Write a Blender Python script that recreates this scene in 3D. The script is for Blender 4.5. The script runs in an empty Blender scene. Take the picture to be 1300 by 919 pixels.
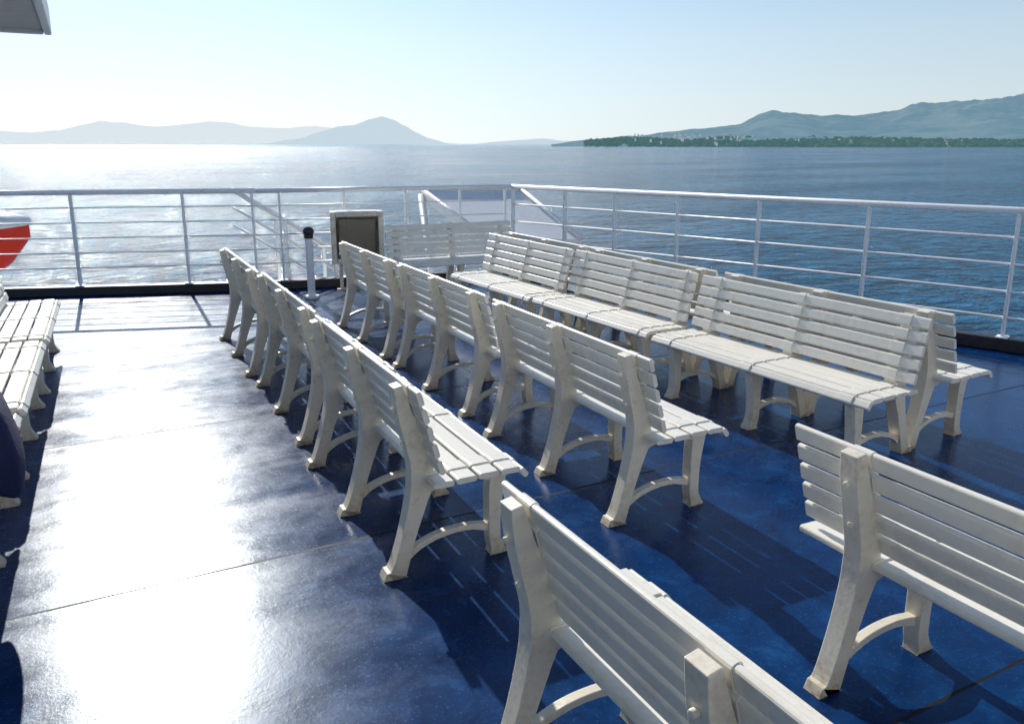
import bpy, bmesh, math, random
from mathutils import Vector, Matrix, noise
random.seed(7)
sc=bpy.context.scene
sc.view_settings.view_transform='Standard'; sc.view_settings.look='None'; sc.view_settings.exposure=0
R=math.radians

# ---------------------------------------------------------------- helpers
def link(o,parent=None):
    sc.collection.objects.link(o)
    if parent: o.parent=parent
    return o
def empty(name,loc=(0,0,0),rz=0):
    e=bpy.data.objects.new(name,None); e.empty_display_size=.2
    e.location=loc; e.rotation_euler=(0,0,rz); return link(e)
def mobj(name,me,parent=None,mat=None,bevel=0,smooth=False,segs=2):
    o=bpy.data.objects.new(name,me); link(o,parent)
    if mat and not me.materials: me.materials.append(mat)
    if bevel:
        b=o.modifiers.new('bevel','BEVEL'); b.width=bevel; b.segments=segs; b.limit_method='ANGLE'; b.angle_limit=R(35)
    if smooth:
        for p in me.polygons: p.use_smooth=True
    return o
def to_mesh(bm,name):
    bmesh.ops.recalc_face_normals(bm,faces=bm.faces)
    me=bpy.data.meshes.new(name); bm.to_mesh(me); bm.free(); return me
def prism(bm,prof,y0,y1):
    a=[bm.verts.new((x,y0,z)) for x,z in prof]; b=[bm.verts.new((x,y1,z)) for x,z in prof]
    n=len(prof)
    for i in range(n): bm.faces.new((a[i],a[(i+1)%n],b[(i+1)%n],b[i]))
    bm.faces.new(a); bm.faces.new(b[::-1])
def rrect(cx,cz,w,t,ang,r=.007,seg=3):
    pts=[]
    for sx,sz,a0 in ((1,1,0),(-1,1,90),(-1,-1,180),(1,-1,270)):
        for k in range(seg+1):
            a=R(a0+90*k/seg)
            pts.append((sx*(w/2-r)+r*math.cos(a), sz*(t/2-r)+r*math.sin(a)))
    c,s=math.cos(ang),math.sin(ang)
    return [(cx+x*c-z*s, cz+x*s+z*c) for x,z in pts]
def catmull(pts,n=5):
    out=[]; P=[pts[0]]+list(pts)+[pts[-1]]
    for i in range(1,len(P)-2):
        for k in range(n):
            t=k/n
            out.append(tuple(.5*((2*P[i][j])+(-P[i-1][j]+P[i+1][j])*t+(2*P[i-1][j]-5*P[i][j]+4*P[i+1][j]-P[i+2][j])*t*t+(-P[i-1][j]+3*P[i][j]-3*P[i+1][j]+P[i+2][j])*t**3) for j in range(len(pts[0]))))
    out.append(tuple(pts[-1])); return out
def strip(bm,pts,y,th,flat0=False,flat1=False,n=5):
    c=catmull(pts,n); L=[];Rr=[]
    for i,(x,z,w) in enumerate(c):
        x0,z0,_=c[max(i-1,0)]; x1,z1,_=c[min(i+1,len(c)-1)]
        d=Vector((x1-x0,z1-z0)).normalized(); nrm=Vector((-d.y,d.x))
        if (i==0 and flat0) or (i==len(c)-1 and flat1): nrm=Vector((math.copysign(1,nrm.x),0))
        L.append((x+nrm.x*w/2,z+nrm.y*w/2)); Rr.append((x-nrm.x*w/2,z-nrm.y*w/2))
    vs=[[bm.verts.new((p[0],yy,p[1])) for p in side] for yy in (y-th/2,y+th/2) for side in (L,Rr)]
    aL,aR,bL,bR=vs
    for i in range(len(c)-1):
        bm.faces.new((aL[i],aL[i+1],aR[i+1],aR[i])); bm.faces.new((bL[i],bR[i],bR[i+1],bL[i+1]))
        bm.faces.new((aL[i],bL[i],bL[i+1],aL[i+1])); bm.faces.new((aR[i],aR[i+1],bR[i+1],bR[i]))
    bm.faces.new((aL[0],aR[0],bR[0],bL[0])); bm.faces.new((aL[-1],bL[-1],bR[-1],aR[-1]))
def box(bm,c,s,M=None):
    r=bmesh.ops.create_cube(bm,size=1); 
    for v in r['verts']:
        v.co=Vector((v.co.x*s[0],v.co.y*s[1],v.co.z*s[2]))
        if M: v.co=M@v.co
        v.co+=Vector(c)
def tube(bm,a,b,r,seg=12,r2=None):
    a=Vector(a);b=Vector(b);d=b-a
    M=Matrix.Translation((a+b)/2)@d.to_track_quat('Z','Y').to_matrix().to_4x4()
    bmesh.ops.create_cone(bm,cap_ends=True,segments=seg,radius1=r,radius2=r if r2 is None else r2,depth=d.length,matrix=M)
def sphere(bm,c,r,u=16,v=10,s=(1,1,1)):
    bmesh.ops.create_uvsphere(bm,u_segments=u,v_segments=v,radius=r,matrix=Matrix.Translation(c)@Matrix.Diagonal((*s,1)))

# ---------------------------------------------------------------- materials
def newmat(name):
    m=bpy.data.materials.new(name); m.use_nodes=True
    nt=m.node_tree; return m,nt,nt.nodes['Principled BSDF']
def N(nt,t,**k):
    n=nt.nodes.new(t)
    for a,b in k.items(): setattr(n,a,b)
    return n
def noise_node(nt,vec,scale,detail=4,rough=.55,dist=0):
    n=N(nt,'ShaderNodeTexNoise'); n.inputs['Scale'].default_value=scale; n.inputs['Detail'].default_value=detail
    n.inputs['Roughness'].default_value=rough; n.inputs['Distortion'].default_value=dist
    if vec is not None: nt.links.new(vec,n.inputs['Vector'])
    return n
def ramp(nt,fac,stops):
    r=N(nt,'ShaderNodeValToRGB'); e=r.color_ramp.elements
    while len(e)<len(stops): e.new(.5)
    for i,(p,c) in enumerate(stops):
        e[i].position=p; e[i].color=(*c,1) if len(c)==3 else c
    nt.links.new(fac,r.inputs['Fac']); return r
def painted(name,col,rough=.4,dirt=(.35,.24,.12),amt=.35,scale=3,bump=.02,low=None):
    m,nt,b=newmat(name); g=N(nt,'ShaderNodeNewGeometry'); pos=g.outputs['Position']
    n1=noise_node(nt,pos,scale,4,.65); n2=noise_node(nt,pos,scale*9,4,.6)
    mul=N(nt,'ShaderNodeMath',operation='MULTIPLY'); nt.links.new(n1.outputs[0],mul.inputs[0]); nt.links.new(n2.outputs[0],mul.inputs[1])
    rp=ramp(nt,mul.outputs[0],[(.25,(0,0,0)),(.42,(1,1,1))])
    fac=N(nt,'ShaderNodeMath',operation='MULTIPLY'); fac.inputs[1].default_value=amt; nt.links.new(rp.outputs[0],fac.inputs[0])
    f=fac.outputs[0]
    if low:
        sx=N(nt,'ShaderNodeSeparateXYZ'); nt.links.new(pos,sx.inputs[0])
        mr=N(nt,'ShaderNodeMapRange'); mr.inputs['From Min'].default_value=low; mr.inputs['From Max'].default_value=0
        nt.links.new(sx.outputs[2],mr.inputs['Value'])
        m2=N(nt,'ShaderNodeMath',operation='MULTIPLY'); nt.links.new(mr.outputs[0],m2.inputs[0]); nt.links.new(n2.outputs[0],m2.inputs[1])
        ad=N(nt,'ShaderNodeMath',operation='ADD',use_clamp=True); nt.links.new(f,ad.inputs[0]); nt.links.new(m2.outputs[0],ad.inputs[1]); f=ad.outputs[0]
    mx=N(nt,'ShaderNodeMix',data_type='RGBA'); mx.inputs[6].default_value=(*col,1); mx.inputs[7].default_value=(*dirt,1)
    nt.links.new(f,mx.inputs[0]); nt.links.new(mx.outputs[2],b.inputs['Base Color'])
    rr=N(nt,'ShaderNodeMapRange'); rr.inputs['To Min'].default_value=rough-.08; rr.inputs['To Max'].default_value=rough+.15
    nt.links.new(n2.outputs[0],rr.inputs['Value']); nt.links.new(rr.outputs[0],b.inputs['Roughness'])
    bp=N(nt,'ShaderNodeBump'); bp.inputs['Strength'].default_value=.25; bp.inputs['Distance'].default_value=bump
    n3=noise_node(nt,pos,60,2); nt.links.new(n3.outputs[0],bp.inputs['Height']); nt.links.new(bp.outputs[0],b.inputs['Normal'])
    return m
M_slat=painted('white_plastic_slat',(.87,.835,.745),.30,(.62,.55,.41),.42,2.5,.002)
M_leg=painted('ivory_plastic_support',(.83,.77,.64),.40,(.42,.32,.19),.38,5,.003,low=.12)
M_rail=painted('white_rail_paint',(.87,.88,.88),.3,(.4,.25,.14),.25,4,.003)
M_black=painted('black_kerb_paint',(.015,.016,.02),.4,(.08,.06,.05),.4,4,.01)
M_hull=painted('white_hull_paint',(.87,.87,.85),.4,(.6,.54,.46),.35,1.5,.01)
M_wall=painted('bounce_wall_paint',(.62,.62,.60),.5,(.45,.38,.30),.35,1.5,.01)
M_orange=painted('orange_lifeboat_gelcoat',(.78,.045,.015),.3,(.35,.05,.03),.3,3,.004)
M_cream=painted('weathered_cream_paint',(.76,.71,.60),.5,(.2,.12,.07),.8,6,.01)
M_dark=painted('dark_panel_glass',(.20,.165,.12),.4,(.4,.35,.26),.6,5,.006)
M_navy=painted('navy_fabric',(.012,.016,.07),.75,(.03,.035,.09),.5,12,.02)
M_rubber=painted('black_rubber',(.02,.02,.022),.5,(.05,.05,.05),.4,8,.005)
M_ceil=painted('canopy_underside_paint',(.62,.60,.52),.5,(.3,.27,.2),.3,2,.01)
M_glass=painted('window_glass',(.03,.04,.045),.12,(.06,.07,.07),.3,3,.001)

# deck paint
m,nt,b=newmat('blue_deck_paint'); M_deck=m
def M2(op,a,b_,clamp=False):
    n=N(nt,'ShaderNodeMath',operation=op,use_clamp=clamp)
    for i,v in enumerate((a,b_)):
        if v is None: continue
        if isinstance(v,(int,float)): n.inputs[i].default_value=v
        else: nt.links.new(v,n.inputs[i])
    return n.outputs[0]
g=N(nt,'ShaderNodeNewGeometry'); pos=g.outputs['Position']
big=noise_node(nt,pos,.9,4,.6,.6); mid=noise_node(nt,pos,6,5,.7,.3); fine=noise_node(nt,pos,70,3,.7)
mp=N(nt,'ShaderNodeMapping'); mp.inputs['Scale'].default_value=(.5,1.6,1); nt.links.new(pos,mp.inputs[0])
strk=noise_node(nt,mp.outputs[0],2.0,4,.6,.5)
c1=ramp(nt,mid.outputs[0],[(.3,(.001,.015,.068)),(.55,(.0015,.033,.130)),(.75,(.006,.068,.215))])
c2=ramp(nt,fine.outputs[0],[(.58,(0,0,0)),(.72,(1,1,1))])
f3=M2('MULTIPLY',M2('MULTIPLY',c2.outputs[0],big.outputs[0]),.65)
mx=N(nt,'ShaderNodeMix',data_type='RGBA'); nt.links.new(f3,mx.inputs[0]); nt.links.new(c1.outputs[0],mx.inputs[6]); mx.inputs[7].default_value=(.06,.17,.29,1)
sx=N(nt,'ShaderNodeSeparateXYZ'); nt.links.new(pos,sx.inputs[0])
wob=M2('MULTIPLY',M2('SUBTRACT',mid.outputs[0],.5),.015)
yraw=M2('SUBTRACT',sx.outputs[1],3.17)
pp=M2('PINGPONG',M2('ADD',yraw,wob),.935)
seam=M2('LESS_THAN',pp,.0065)
cell=N(nt,'ShaderNodeTexWhiteNoise',noise_dimensions='2D'); cb=N(nt,'ShaderNodeCombineXYZ')
nt.links.new(M2('FLOOR',M2('DIVIDE',yraw,1.87),None),cb.inputs[0]); nt.links.new(M2('FLOOR',M2('DIVIDE',M2('ADD',sx.outputs[0],8.6),4.0),None),cb.inputs[1])
nt.links.new(cb.outputs[0],cell.inputs[0])
mx2=N(nt,'ShaderNodeMix',data_type='RGBA'); nt.links.new(seam,mx2.inputs[0]); nt.links.new(mx.outputs[2],mx2.inputs[6]); mx2.inputs[7].default_value=(.01,.01,.015,1)
nt.links.new(mx2.outputs[2],b.inputs['Base Color'])
ra=M2('ADD',M2('MULTIPLY',mid.outputs[0],.18),M2('MULTIPLY',strk.outputs[0],.26))
ra=M2('ADD',ra,M2('MULTIPLY',c2.outputs[0],.12))
ra=M2('ADD',ra,M2('MULTIPLY',cell.outputs[0],.08))
ra=M2('ADD',ra,M2('MULTIPLY',seam,.4))
nt.links.new(M2('SUBTRACT',ra,.035),b.inputs['Roughness'])
b.inputs['Specular IOR Level'].default_value=.27
b.inputs['Specular Tint'].default_value=(.66,.86,1,1)
hh=M2('ADD',M2('MULTIPLY',mid.outputs[0],.35),M2('MULTIPLY',fine.outputs[0],.10)); hh=M2('ADD',hh,M2('MULTIPLY',big.outputs[0],.5)); hh=M2('SUBTRACT',hh,M2('MULTIPLY',seam,.6))
bp=N(nt,'ShaderNodeBump'); bp.inputs['Strength'].default_value=.22; bp.inputs['Distance'].default_value=.012
nt.links.new(hh,bp.inputs['Height']); nt.links.new(bp.outputs[0],b.inputs['Normal'])

# sea water
m,nt,b=newmat('sea_water'); M_sea=m
g=N(nt,'ShaderNodeNewGeometry'); pos=g.outputs['Position']
mp=N(nt,'ShaderNodeMapping'); mp.inputs['Scale'].default_value=(.55,1.0,1); mp.inputs['Rotation'].default_value=(0,0,R(25)); nt.links.new(pos,mp.inputs[0])
w1=noise_node(nt,mp.outputs[0],.14,3,.55,.4); w2=noise_node(nt,mp.outputs[0],.62,4,.66,.5)
mp3=N(nt,'ShaderNodeMapping'); mp3.inputs['Scale'].default_value=(.25,1.0,1); mp3.inputs['Rotation'].default_value=(0,0,R(28)); nt.links.new(pos,mp3.inputs[0])
w3=noise_node(nt,mp3.outputs[0],.018,5,.6,.3)
hh=M2('ADD',M2('MULTIPLY',w1.outputs[0],1.3),M2('MULTIPLY',w2.outputs[0],1.1))
bp=N(nt,'ShaderNodeBump'); bp.inputs['Strength'].default_value=1.0; bp.inputs['Distance'].default_value=1.2
nt.links.new(hh,bp.inputs['Height']); nt.links.new(bp.outputs[0],b.inputs['Normal'])
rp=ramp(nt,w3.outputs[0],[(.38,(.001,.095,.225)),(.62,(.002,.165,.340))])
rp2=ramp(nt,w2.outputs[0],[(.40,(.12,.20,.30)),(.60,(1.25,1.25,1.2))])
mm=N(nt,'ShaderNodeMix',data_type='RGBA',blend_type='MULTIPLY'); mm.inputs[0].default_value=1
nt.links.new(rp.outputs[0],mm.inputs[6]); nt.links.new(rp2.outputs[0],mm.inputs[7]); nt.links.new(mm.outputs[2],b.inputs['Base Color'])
rgh=ramp(nt,w3.outputs[0],[(.38,(.08,)*3),(.62,(.14,)*3)]); nt.links.new(rgh.outputs[0],b.inputs['Roughness'])
b.inputs['IOR'].default_value=1.333; b.inputs['Specular IOR Level'].default_value=.28
b.inputs['Specular Tint'].default_value=(.38,.80,1,1)

def haze_mat(name,cA,cB,hcol,hamt,scale):  # aerial haze painted in: a glowing haze colour mixed over the lit surface
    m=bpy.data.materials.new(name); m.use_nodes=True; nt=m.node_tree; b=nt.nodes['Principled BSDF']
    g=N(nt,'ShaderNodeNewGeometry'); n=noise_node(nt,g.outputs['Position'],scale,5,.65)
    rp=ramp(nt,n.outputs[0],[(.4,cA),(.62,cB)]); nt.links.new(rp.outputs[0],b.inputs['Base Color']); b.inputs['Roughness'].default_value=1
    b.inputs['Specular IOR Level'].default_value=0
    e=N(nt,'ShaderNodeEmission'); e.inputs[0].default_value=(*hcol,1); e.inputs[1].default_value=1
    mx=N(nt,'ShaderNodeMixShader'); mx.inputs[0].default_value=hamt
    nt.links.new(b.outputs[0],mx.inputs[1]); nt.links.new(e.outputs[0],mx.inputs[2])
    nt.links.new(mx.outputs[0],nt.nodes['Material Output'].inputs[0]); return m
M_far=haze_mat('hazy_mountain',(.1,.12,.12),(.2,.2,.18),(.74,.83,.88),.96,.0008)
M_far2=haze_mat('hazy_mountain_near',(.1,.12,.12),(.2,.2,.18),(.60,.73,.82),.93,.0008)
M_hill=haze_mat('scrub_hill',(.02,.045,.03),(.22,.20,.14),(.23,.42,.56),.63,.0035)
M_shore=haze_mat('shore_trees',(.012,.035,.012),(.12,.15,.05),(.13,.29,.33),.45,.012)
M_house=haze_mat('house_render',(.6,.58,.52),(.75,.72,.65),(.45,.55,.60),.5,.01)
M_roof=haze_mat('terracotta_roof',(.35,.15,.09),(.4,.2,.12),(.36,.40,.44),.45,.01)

# ---------------------------------------------------------------- bench
BL=1.54
def post_x(z): return .12-(z-.44)*.27
def bench_meshes(SUP):
    seat=bmesh.new()
    for cx,cz,w,a in ((.170,.411,.086,R(-2)),(.267,.412,.086,0),(.364,.414,.086,0),(.461,.413,.086,R(-1)),(.522,.394,.046,R(-52))):
        prism(seat,rrect(cx,cz,w,.024,a,.009),0,BL)
        for s in SUP: prism(seat,rrect(cx,cz+.001,w+.005,.033,a,.012),s-.038,s+.038)
    back=bmesh.new()
    for i in range(5):
        z=.772-.0725*i; x=post_x(z)+.050
        a=R(90)+R(15)
        prism(back,rrect(x,z,.060,.022,a,.009),0,BL)
        for s in SUP: prism(back,rrect(x+.001,z,.064,.031,a,.012),s-.034,s+.034)
    sup=bmesh.new()
    for s in SUP:
        strip(sup,[(-.008,0,.098),(.013,.035,.066),(.055,.17,.060),(.096,.31,.078),(.118,.40,.100),(.109,.49,.084),(.078,.60,.070),(.047,.71,.056),(.028,.80,.036)],s,.066,flat0=True)
        strip(sup,[(.10,.360,.10),(.17,.378,.058),(.28,.384,.038),(.38,.378,.052),(.45,.368,.078),(.495,.375,.046)],s,.050)
        strip(sup,[(.462,.385,.070),(.448,.32,.072),(.438,.20,.056),(.438,.08,.054),(.450,.03,.060),(.457,0,.086)],s,.060,flat1=True)
        strip(sup,[(.025,.055,.036),(.10,.108,.027),(.20,.140,.025),(.32,.145,.025),(.435,.120,.038)],s,.034)
        for z in (.70,.56): tube(sup,(post_x(z)-.045,s,z),(post_x(z)-.025,s,z),.010,8)
    prism(sup,rrect(.25,.35,.03,.02,0,.005),SUP[0]+.02,SUP[-1]-.02)
    L=[to_mesh(seat,'seat_slats'),to_mesh(back,'backrest_slats'),to_mesh(sup,'supports')]
    for me,mt in zip(L,(M_slat,M_slat,M_leg)): me.materials.append(mt)
    return L
STD=bench_meshes((.13,.77,1.41)); WIDE=bench_meshes((.13,.66,1.28)); DK=bench_meshes((.13,.68,1.41))
def bench(x,y,rz=0,sy=1.0,kit=None):
    kit=kit or STD
    e=empty('deck_bench',(x,y,0),rz); e.scale=(1,sy,1)
    mobj('seat_slats',kit[0],e); mobj('backrest_slats',kit[1],e); mobj('supports',kit[2],e,bevel=.011)
    return e
for y0,dx in ((2.67,0),(4.31,.014),(5.90,-.012)):
    bench(.935+dx+(y0-2.67)*.008,y0,R(random.uniform(-.6,.3)))
for y0,dx in ((2.64,0),(4.32,.012),(5.90,-.008)):
    bench(1.985+dx+(y0-2.67)*.008,y0,R(random.uniform(-.6,.3)))
bench(.86,1.81-1.54,R(.3),1,DK); bench(1.92,1.77-1.54,0,1,WIDE)
sk=R(2.7)
def cx(y): return 3.94-(y-2.6)*math.tan(sk)
for y0,s,j in ((2.60,1.1,0),(4.37,.975,.012),(5.90,.975,-.01)):
    ye=y0+BL*s
    bench(cx(ye)+j,ye,math.pi+sk,s)
    bench(cx(y0)+.07-j,y0+.02,sk,s)
for y0 in (6.12,4.50,2.88):
    bench(-.93+(y0-4.5)*.03,y0,R(-1.2))
bench(2.92,8.72,-math.pi/2+R(-4))

# ---------------------------------------------------------------- deck, kerb, hull
C=Vector((4.79,9.13)); E=Vector((6.71,3.84)); dirR=(E-C)
Lc=Vector((1.72,9.66)); L0=Vector((-.88,10.52)); dl=(L0-Lc)
Lend=Lc+dl*3.0; Rend=C+dirR*2.2
outline=[Lend,Lc,C,Rend,Vector((Rend.x,-9)),Vector((Lend.x,-9))]
cen=Vector((1,3))
def grow(p,d):
    v=(p-cen).normalized(); return p+v*d
bm=bmesh.new(); vs=[bm.verts.new((*grow(p,.12),0)) for p in outline]; bm.faces.new(vs)
mobj('deck',to_mesh(bm,'deck'),None,M_deck)
bm=bmesh.new()
top=[bm.verts.new((*grow(p,.10),-.01)) for p in outline]; bot=[bm.verts.new((*grow(p,-.6),-12.5)) for p in outline]
for i in range(len(top)): bm.faces.new((top[i],top[(i+1)%6],bot[(i+1)%6],bot[i]))
bm.faces.new(bot)
mobj('ferry_hull',to_mesh(bm,'ferry_hull'),None,M_hull)
bm=bmesh.new()
def kerb(a,b):
    d=(b-a); ang=math.atan2(d.y,d.x); c=(a+b)/2
    box(bm,(c.x,c.y,.055),(d.length+.08,.13,.11),Matrix.Rotation(ang,4,'Z').to_3x3())
kerb(Lend,Lc+(L0-Lc).normalized()*.02); kerb(Lc+(C-Lc).normalized()*.1,C-(C-Lc).normalized()*.11); kerb(C,Rend)
mobj('deck_kerb',to_mesh(bm,'deck_kerb'),None,M_black,bevel=.012)

# deckhouse behind the viewer, added unseen to bounce sunlight onto the bench backs
e=empty('bounce_deckhouse')
bm=bmesh.new(); box(bm,(1.6,-7.0,2.6),(15.0,3.6,5.2)); mobj('bounce_walls',to_mesh(bm,'bounce_walls'),e,M_wall,bevel=.05)
bm=bmesh.new()
for x in (-4.6,-2.6,2.4,4.4,6.4): box(bm,(x,-5.19,1.6),(1.1,.04,.8))
mobj('windows',to_mesh(bm,'windows'),e,M_glass,bevel=.015)
bm=bmesh.new(); box(bm,(0,-5.18,1.03),(.85,.06,2.0)); 
for x in (-4.6,-2.6,2.4,4.4,6.4):
    for z in (1.16,2.04): box(bm,(x,-5.185,z),(1.2,.05,.06))
mobj('door_and_frames',to_mesh(bm,'door_and_frames'),e,M_rail,bevel=.01)

# ---------------------------------------------------------------- railings
ZR=1.17
def railing(a,b,params,mids,midr=.009):
    e=empty('railing')
    bm=bmesh.new(); tube(bm,(*a,ZR),(*b,ZR),.029,16); sphere(bm,(*b,ZR),.029); sphere(bm,(*a,ZR),.029)
    mobj('top_rail',to_mesh(bm,'top_rail'),e,M_rail,smooth=True)
    bm=bmesh.new()
    for z in mids: tube(bm,(*a,z),(*b,z),midr,8)
    mobj('mid_rails',to_mesh(bm,'mid_rails'),e,M_rail,smooth=True)
    bm=bmesh.new(); d=(b-a); ang=math.atan2(d.y,d.x)
    for s in params:
        p=a+d*s
        box(bm,(p.x,p.y,.11+(ZR-.13)/2),(.024,.060,ZR-.13),Matrix.Rotation(ang,4,'Z').to_3x3())
        box(bm,(p.x,p.y,.115),(.09,.11,.012),Matrix.Rotation(ang,4,'Z').to_3x3())
    mobj('posts',to_mesh(bm,'posts'),e,M_rail,bevel=.004)
railing(C,Rend,[t/2.2 for t in (.004,.155,.286,.432,.597,.786,.996,1.2,1.42,1.65,1.88,2.1)],(.95,.73,.50,.28),.011)
railing(Lc,Lend,[t/3 for t in (.02,.30,.735,1.15,1.6,2.05,2.5,2.95)],(1.0,.83,.66,.49,.32),.008)
railing(Lc,C,(.08,.32,.56,.78,.97),(1.0,.83,.66,.49,.32),.008)

e=empty('stair_handrail')
bm=bmesh.new()
for dy in (.0,.55):
    for k,off in enumerate((0,-.22,-.44)):
        tube(bm,(1.55,9.82+dy,ZR+off-.01),(2.75,9.70+dy,ZR+off-.85),.024 if k==0 else .012,10)
mobj('sloping_rails',to_mesh(bm,'sloping_rails'),e,M_rail,smooth=True)
bm=bmesh.new()
for x,z0,z1 in ((2.05,.0,.82),(2.62,-.6,.40)):
    for dy in (0,.55): box(bm,(x,9.80+dy-(x-1.55)*.1,(z0+z1)/2),(.04,.04,z1-z0))
mobj('handrail_posts',to_mesh(bm,'handrail_posts'),e,M_rail,bevel=.004)

e=empty('sloping_stair_cover')
bm=bmesh.new()
def cam2ship(X,Y): 
    c,s=math.cos(R(27.7)),math.sin(R(27.7)); return (X*c+Y*s,-X*s+Y*c)
ZT,ZB=1.055,.485
T=[cam2ship(-1.32,11.7),cam2ship(.12,11.6)]; B=[cam2ship(-.33,10.42),cam2ship(.90,10.32)]
v=[bm.verts.new((*T[0],ZT)),bm.verts.new((*T[1],ZT)),bm.verts.new((*B[1],ZB)),bm.verts.new((*B[0],ZB))]
f=bm.faces.new(v); r=bmesh.ops.extrude_face_region(bm,geom=[f])
for q in r['geom']:
    if isinstance(q,bmesh.types.BMVert): q.co+=Vector((*cam2ship(.02,.05),-.16))
mobj('cover_plate',to_mesh(bm,'cover_plate'),e,M_hull,bevel=.02)
bm=bmesh.new()
tube(bm,(*T[1],ZT+.02),(*B[1],ZB+.02),.03); tube(bm,(*T[0],ZT+.02),(*B[0],ZB+.02),.03)
tube(bm,(*T[0],ZT+.02),(*T[1],ZT+.02),.03)
mobj('edge_tubes',to_mesh(bm,'edge_tubes'),e,M_rail,smooth=True)
bm=bmesh.new()
for p,z in ((B[0],ZB),(B[1],ZB),(T[0],ZT),(T[1],ZT)): tube(bm,(p[0],p[1],z-.08),(p[0]-.3,p[1]-1.6,-1.6),.05)
mobj('struts',to_mesh(bm,'struts'),e,M_rail,smooth=True)

e=empty('equipment_box',(2.76,9.2,0),R(-14))
bm=bmesh.new()
for sx_ in (-1,1): box(bm,(sx_*.275,0,.63),(.06,.26,.60))
for z in (.355,.905): box(bm,(0,0,z),(.488,.256,.06))
box(bm,(0,.1,.63),(.488,.03,.488))
mobj('frame',to_mesh(bm,'frame'),e,M_cream,bevel=.008)
bm=bmesh.new(); box(bm,(0,-.04,.63),(.43,.04,.43)); mobj('recessed_panel',to_mesh(bm,'recessed_panel'),e,M_dark,bevel=.01)
bm=bmesh.new()
for sx_ in (-.2,.2):
    box(bm,(sx_,.04,.165),(.04,.04,.325)); box(bm,(sx_,.04,.008),(.12,.12,.012))
mobj('stand_legs',to_mesh(bm,'stand_legs'),e,M_cream,bevel=.004)

e=empty('vent_pipe',(2.12,8.92,0))
bm=bmesh.new(); tube(bm,(0,0,0),(0,0,.68),.042,20); tube(bm,(0,0,0),(0,0,.03),.085,20); mobj('pipe',to_mesh(bm,'pipe'),e,M_rail,bevel=.003)
bm=bmesh.new(); sphere(bm,(0,0,.75),.062,20,12,(1,1,.85)); tube(bm,(0,0,.675),(0,0,.72),.05,20); mobj('cap',to_mesh(bm,'cap'),e,M_rubber,smooth=True)

# ---------------------------------------------------------------- lifeboat
e=empty('lifeboat',(-.74,12.25,0))
Ln=5.2; NS=22
def loft(fn,closed):
    bm=bmesh.new(); secs=[[bm.verts.new(p) for p in fn(i/NS)] for i in range(NS+1)]
    for i in range(NS):
        for k in range(12): bm.faces.new((secs[i][k],secs[i+1][k],secs[i+1][k+1],secs[i][k+1]))
        if closed: bm.faces.new((secs[i][0],secs[i][12],secs[i+1][12],secs[i+1][0]))
    bm.faces.new(secs[-1])
    if closed: bm.faces.new(secs[0][::-1])
    return bm
def hullring(t):
    w=1.0*(1-(1-min(t/.45,1))**2)**.6 if t<.45 else 1.0-.25*((t-.45)/.55)**2
    w=max(w,.01); zk=.50-.85*(1-(1-min(t/.35,1))**2)**.7; zt=.64+.06*(1-t)**2
    return [(-Ln*t,w*math.cos(math.pi*k/12),zt-(zt-zk)*(math.sin(math.pi*k/12)**.7)) for k in range(13)]
def canring(t):
    w=1.05*(1-(1-min(t/.45,1))**2)**.6 if t<.45 else 1.05-.25*((t-.45)/.55)**2
    w=max(w,.02); zt=.64+.06*(1-t)**2; hgt=.10+.5*math.sin(math.pi*min(max((t-.02)/.98,0),1))**.8
    return [(.03-(Ln+.05)*t,w*math.cos(math.pi*k/12),zt-.03+hgt*math.sin(math.pi*k/12)**.8) for k in range(13)]
mobj('hull',to_mesh(loft(hullring,False),'hull'),e,M_orange,smooth=True)
mobj('canopy',to_mesh(loft(canring,True),'canopy'),e,M_hull,smooth=True)
bm=bmesh.new()
for x in (-1.6,-4.2):
    box(bm,(x,-.5,-.43),(.14,2.6,.12)); box(bm,(x,.8,.08),(.1,.1,.9)); box(bm,(x,-.8,.08),(.1,.1,.9))
mobj('cradle',to_mesh(bm,'cradle'),e,M_rail,bevel=.01)

# ---------------------------------------------------------------- canopy overhead at the left
e=empty('deck_canopy')
bm=bmesh.new(); box(bm,(-2.62,1.5,2.43),(4.96,8.44,.14)); mobj('roof_panel',to_mesh(bm,'roof_panel'),e,M_ceil,bevel=.01)
bm=bmesh.new(); box(bm,(-.118,1.5,2.42),(.04,8.54,.17)); box(bm,(-2.63,5.75,2.42),(4.98,.04,.168)); mobj('fascia',to_mesh(bm,'fascia'),e,M_hull,bevel=.01)
bm=bmesh.new()
for y in (-2.5,.2,2.9,5.5): tube(bm,(-4.9,y,0),(-4.9,y,2.37),.06,16)
mobj('columns',to_mesh(bm,'columns'),e,M_rail,smooth=True)

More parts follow.
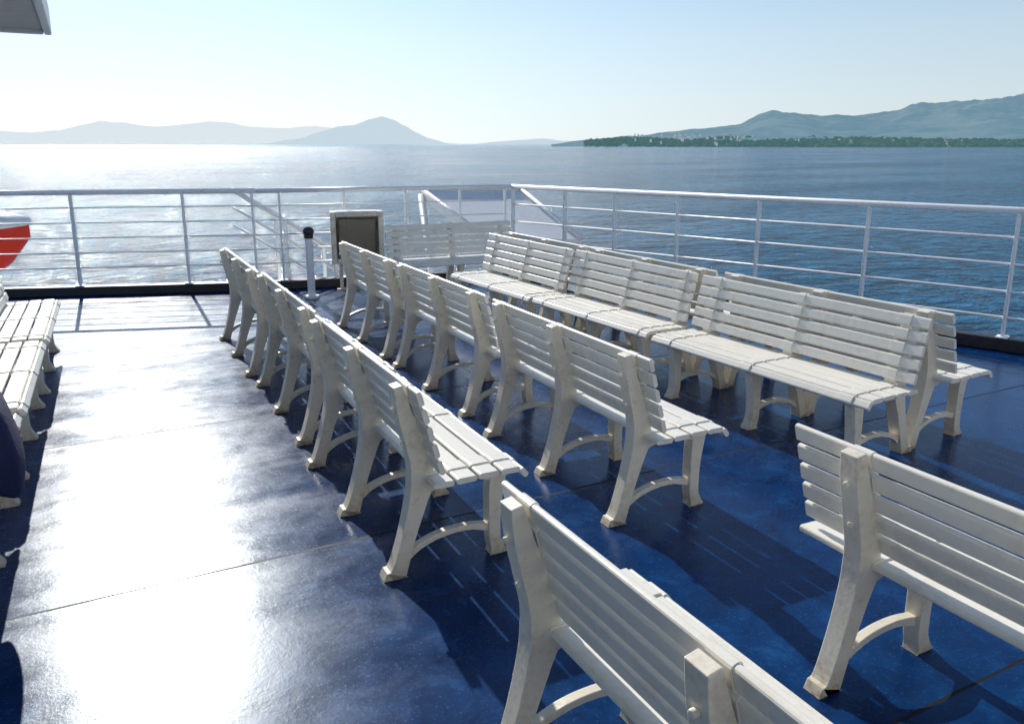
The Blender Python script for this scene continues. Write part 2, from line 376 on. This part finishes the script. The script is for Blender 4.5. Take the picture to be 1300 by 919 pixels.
# navy duffel bag slumped on the left seat
e=empty('duffel_bag',(-.56,3.50,.42),R(6))
bm=bmesh.new(); bmesh.ops.create_cube(bm,size=1)
bmesh.ops.subdivide_edges(bm,edges=bm.edges,cuts=5,use_grid_fill=True)
for v in bm.verts:
    p=v.co*2; q=p.normalized()*max(abs(p.x),abs(p.y),abs(p.z)); p=p.lerp(q*1.0,.5)
    k=1-.12*((p.z+1)/2)**2
    sag=-.20*max(0,p.x-.40)**1.1
    v.co=Vector((p.x*.24*k,p.y*.30*k,.225+p.z*.225+sag))+Vector((1,1,.6))*noise.noise(v.co*6)*.04
o=mobj('bag_body',to_mesh(bm,'bag_body'),e,M_navy,smooth=True); s=o.modifiers.new('s','SUBSURF'); s.levels=s.render_levels=2
bm=bmesh.new()
for sx_ in (-.05,.05):
    pts=[(sx_,-.16,.41),(sx_*1.4,-.08,.48),(sx_*1.5,0,.50),(sx_*1.4,.08,.48),(sx_,.16,.41)]
    for a,b_ in zip(pts,pts[1:]): tube(bm,a,b_,.012,8)
mobj('handles',to_mesh(bm,'handles'),e,M_navy,smooth=True)

# ---------------------------------------------------------------- sea
bm=bmesh.new(); S=90000
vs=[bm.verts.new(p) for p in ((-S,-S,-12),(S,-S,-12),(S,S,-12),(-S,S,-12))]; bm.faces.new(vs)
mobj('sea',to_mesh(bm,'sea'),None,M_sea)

# ---------------------------------------------------------------- hills
def interp(tab,x):
    if x<=tab[0][0]: return tab[0][1]
    for (a,b1),(c,d) in zip(tab,tab[1:]):
        if x<=c: 
            t=(x-a)/(c-a); t=t*t*(3-2*t)*.4+t*.6
            return b1+(d-b1)*t
    return tab[-1][1]
def ridge(name,tab,F0,F1,F2,mat,nx=220,ny=26,rough=.12,seed=0,nscale=1.0,jag=1.0):
    V=[];Fc=[]
    u0,u1=tab[0][0],tab[-1][0]
    for j in range(ny+1):
        tj=j/ny; F=F0+(F2-F0)*tj
        for i in range(nx+1):
            u=u0+(u1-u0)*i/nx
            h=interp(tab,u)/1000*F1
            if F<=F1: s=((F-F0)/(F1-F0)); prof=s**.9*(.75+.25*s)
            else: s=1-(F-F1)/(F2-F1); prof=s**.7
            X=u/1000*F
            nz=noise.fractal(Vector((X/(900*nscale),F/(900*nscale),seed)),1.0,2.0,5)
            nj=noise.fractal(Vector((u/14.0,seed+3,F/(2500*nscale))),.9,2.1,4)
            hh_=h*prof*(1+rough*nz*(1-.6*(prof**3)))+nj*h*.035*jag*prof
            V.append((*cam2ship(X,F),-14+max(hh_,0)+12*min(prof*8,1)))
    n=nx+1
    for j in range(ny):
        for i in range(nx): Fc.append((j*n+i,j*n+i+1,(j+1)*n+i+1,(j+1)*n+i))
    me=bpy.data.meshes.new(name); me.from_pydata(V,[],Fc); me.update()
    return mobj(name,me,None,mat,smooth=True)
U=lambda x:(x-650)/1.037
Hh=lambda y:(184-y)/1.064
far=[(-450,165),(-200,160),(-60,170),(0,167),(40,169),(80,166),(110,159),(130,155),(160,157),(200,162),(230,160),(270,156),(290,157),(320,162),(360,164),(400,161),(440,166),(500,172),(560,182),(590,184)]
peak=[(330,184),(380,177),(410,168),(430,162),(450,160),(470,153),(486,149),(500,153),(515,161),(530,170),(545,177),(572,184)]
low=[(600,184),(630,181),(660,179),(690,177),(715,180),(760,180),(820,184)]
hill=[(700,184),(740,179),(770,177),(800,173),(850,170),(900,163),(940,158),(965,148),(985,144),(1010,147),(1040,151),(1090,148),(1120,147),(1160,138),(1200,134),(1250,125),(1300,117),(1400,105),(1600,95),(1900,120)]
cv=lambda t:[(U(a),Hh(b)) for a,b in t]
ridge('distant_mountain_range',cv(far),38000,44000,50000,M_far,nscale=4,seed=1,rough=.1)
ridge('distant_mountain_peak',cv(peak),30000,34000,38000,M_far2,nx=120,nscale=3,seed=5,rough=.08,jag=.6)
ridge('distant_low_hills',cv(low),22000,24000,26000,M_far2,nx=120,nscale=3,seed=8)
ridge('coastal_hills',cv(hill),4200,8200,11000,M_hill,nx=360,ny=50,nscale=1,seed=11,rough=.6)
tb=bmesh.new(); bmesh.ops.create_icosphere(tb,subdivisions=1,radius=1); tv=[v.co.copy() for v in tb.verts]; tf=[[v.index for v in f.verts] for f in tb.faces]; tb.free()
rnd=random.Random(3); V=[];Fc=[]
for k in range(4200):
    u=rnd.uniform(90,900); t=(u-90)/810
    F=3600+rnd.random()**1.1*1700*(.5+.5*noise.noise(Vector((u/60,2,5)))+.3)+(1-min(t*3,1))*700
    X=u/1000*F; s=rnd.uniform(5,15)
    z=-12+(F-3600-(1-min(t*3,1))*700)*.032
    px,py=cam2ship(X,F); sz=rnd.uniform(.5,1.0); n0=len(V)
    for c in tv: V.append((px+c.x*s*1.3+rnd.uniform(-.25,.25)*s,py+c.y*s*1.3+rnd.uniform(-.25,.25)*s,z+s*.4+c.z*s*sz+rnd.uniform(-.25,.25)*s))
    Fc+=[tuple(n0+i for i in f) for f in tf]
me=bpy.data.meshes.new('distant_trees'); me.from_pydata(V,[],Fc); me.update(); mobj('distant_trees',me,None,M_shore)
bm=bmesh.new(); bmr=bmesh.new()
for k in range(170):
    u=rnd.uniform(150,900); F=3650+rnd.random()**.8*2200
    X=u/1000*F; p=Vector((*cam2ship(X,F),-12+(F-3600)*.033+3))
    w=rnd.uniform(7,15); h=rnd.uniform(5,8); Mr=Matrix.Rotation(rnd.uniform(0,3),3,'Z')
    box(bm,(p.x,p.y,p.z+h/2),(w,w*.7,h+8),Mr)
    bmesh.ops.create_cone(bmr,cap_ends=True,segments=4,radius1=w*.72,radius2=.5,depth=3.5,matrix=Matrix.Translation((p.x,p.y,p.z+h+5.8)))
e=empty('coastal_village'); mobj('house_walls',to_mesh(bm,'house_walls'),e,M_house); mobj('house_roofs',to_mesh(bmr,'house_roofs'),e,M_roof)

# ---------------------------------------------------------------- light, sky, camera
EL=R(30); AZ=R(1.2)
w=bpy.data.worlds.new('World'); sc.world=w; w.use_nodes=True; nt=w.node_tree
sky=nt.nodes.new('ShaderNodeTexSky'); sky.sky_type='NISHITA'; sky.sun_disc=False
sky.sun_elevation=EL; sky.sun_rotation=AZ; sky.altitude=0; sky.air_density=1.0; sky.dust_density=.5; sky.ozone_density=2.5
tint=N(nt,'ShaderNodeMix',data_type='RGBA',blend_type='MULTIPLY'); tint.inputs[0].default_value=1; tint.inputs[7].default_value=(.74,.92,1.12,1)
nt.links.new(sky.outputs[0],tint.inputs[6])
# marine haze layer: strongest at the horizon, clearing with elevation, brighter toward the sun
tc=N(nt,'ShaderNodeTexCoord'); sp=N(nt,'ShaderNodeSeparateXYZ'); nt.links.new(tc.outputs['Generated'],sp.inputs[0])
hr=ramp(nt,sp.outputs[2],[(0,(.90,)*3),(.12,(.76,)*3),(.25,(.38,)*3),(.6,(.04,)*3)])
hc=ramp(nt,sp.outputs[2],[(0,(.80,.87,.90)),(.05,(.76,.87,.92)),(.25,(.56,.78,.93))])
fw=M2('MULTIPLY',M2('POWER',M2('MAXIMUM',sp.outputs[1],0),4),4.2)
gain=M2('ADD',fw,8.7)
vm=N(nt,'ShaderNodeVectorMath',operation='SCALE'); nt.links.new(hc.outputs[0],vm.inputs[0]); nt.links.new(gain,vm.inputs['Scale'])
hz=N(nt,'ShaderNodeMix',data_type='RGBA'); nt.links.new(hr.outputs[0],hz.inputs[0]); nt.links.new(vm.outputs[0],hz.inputs[7])
nt.links.new(tint.outputs[2],hz.inputs[6])
nt.links.new(hz.outputs[2],nt.nodes['Background'].inputs[0]); nt.nodes['Background'].inputs[1].default_value=.10
sun=bpy.data.lights.new('sun','SUN'); sun.energy=5.0; sun.angle=R(.53); sun.color=(1,.95,.86)
so=bpy.data.objects.new('sun',sun); link(so); so.rotation_euler=(-(math.pi/2-EL),0,-AZ); so.location=(0,30,30)
cam=bpy.data.cameras.new('camera'); co=bpy.data.objects.new('camera',cam); link(co)
co.location=(0,0,1.7); co.rotation_euler=(R(90-12.9),0,R(-27.7))
cam.sensor_width=36; cam.lens=28.0; cam.shift_y=-.0346; cam.clip_end=200000; cam.clip_start=.05
sc.camera=co
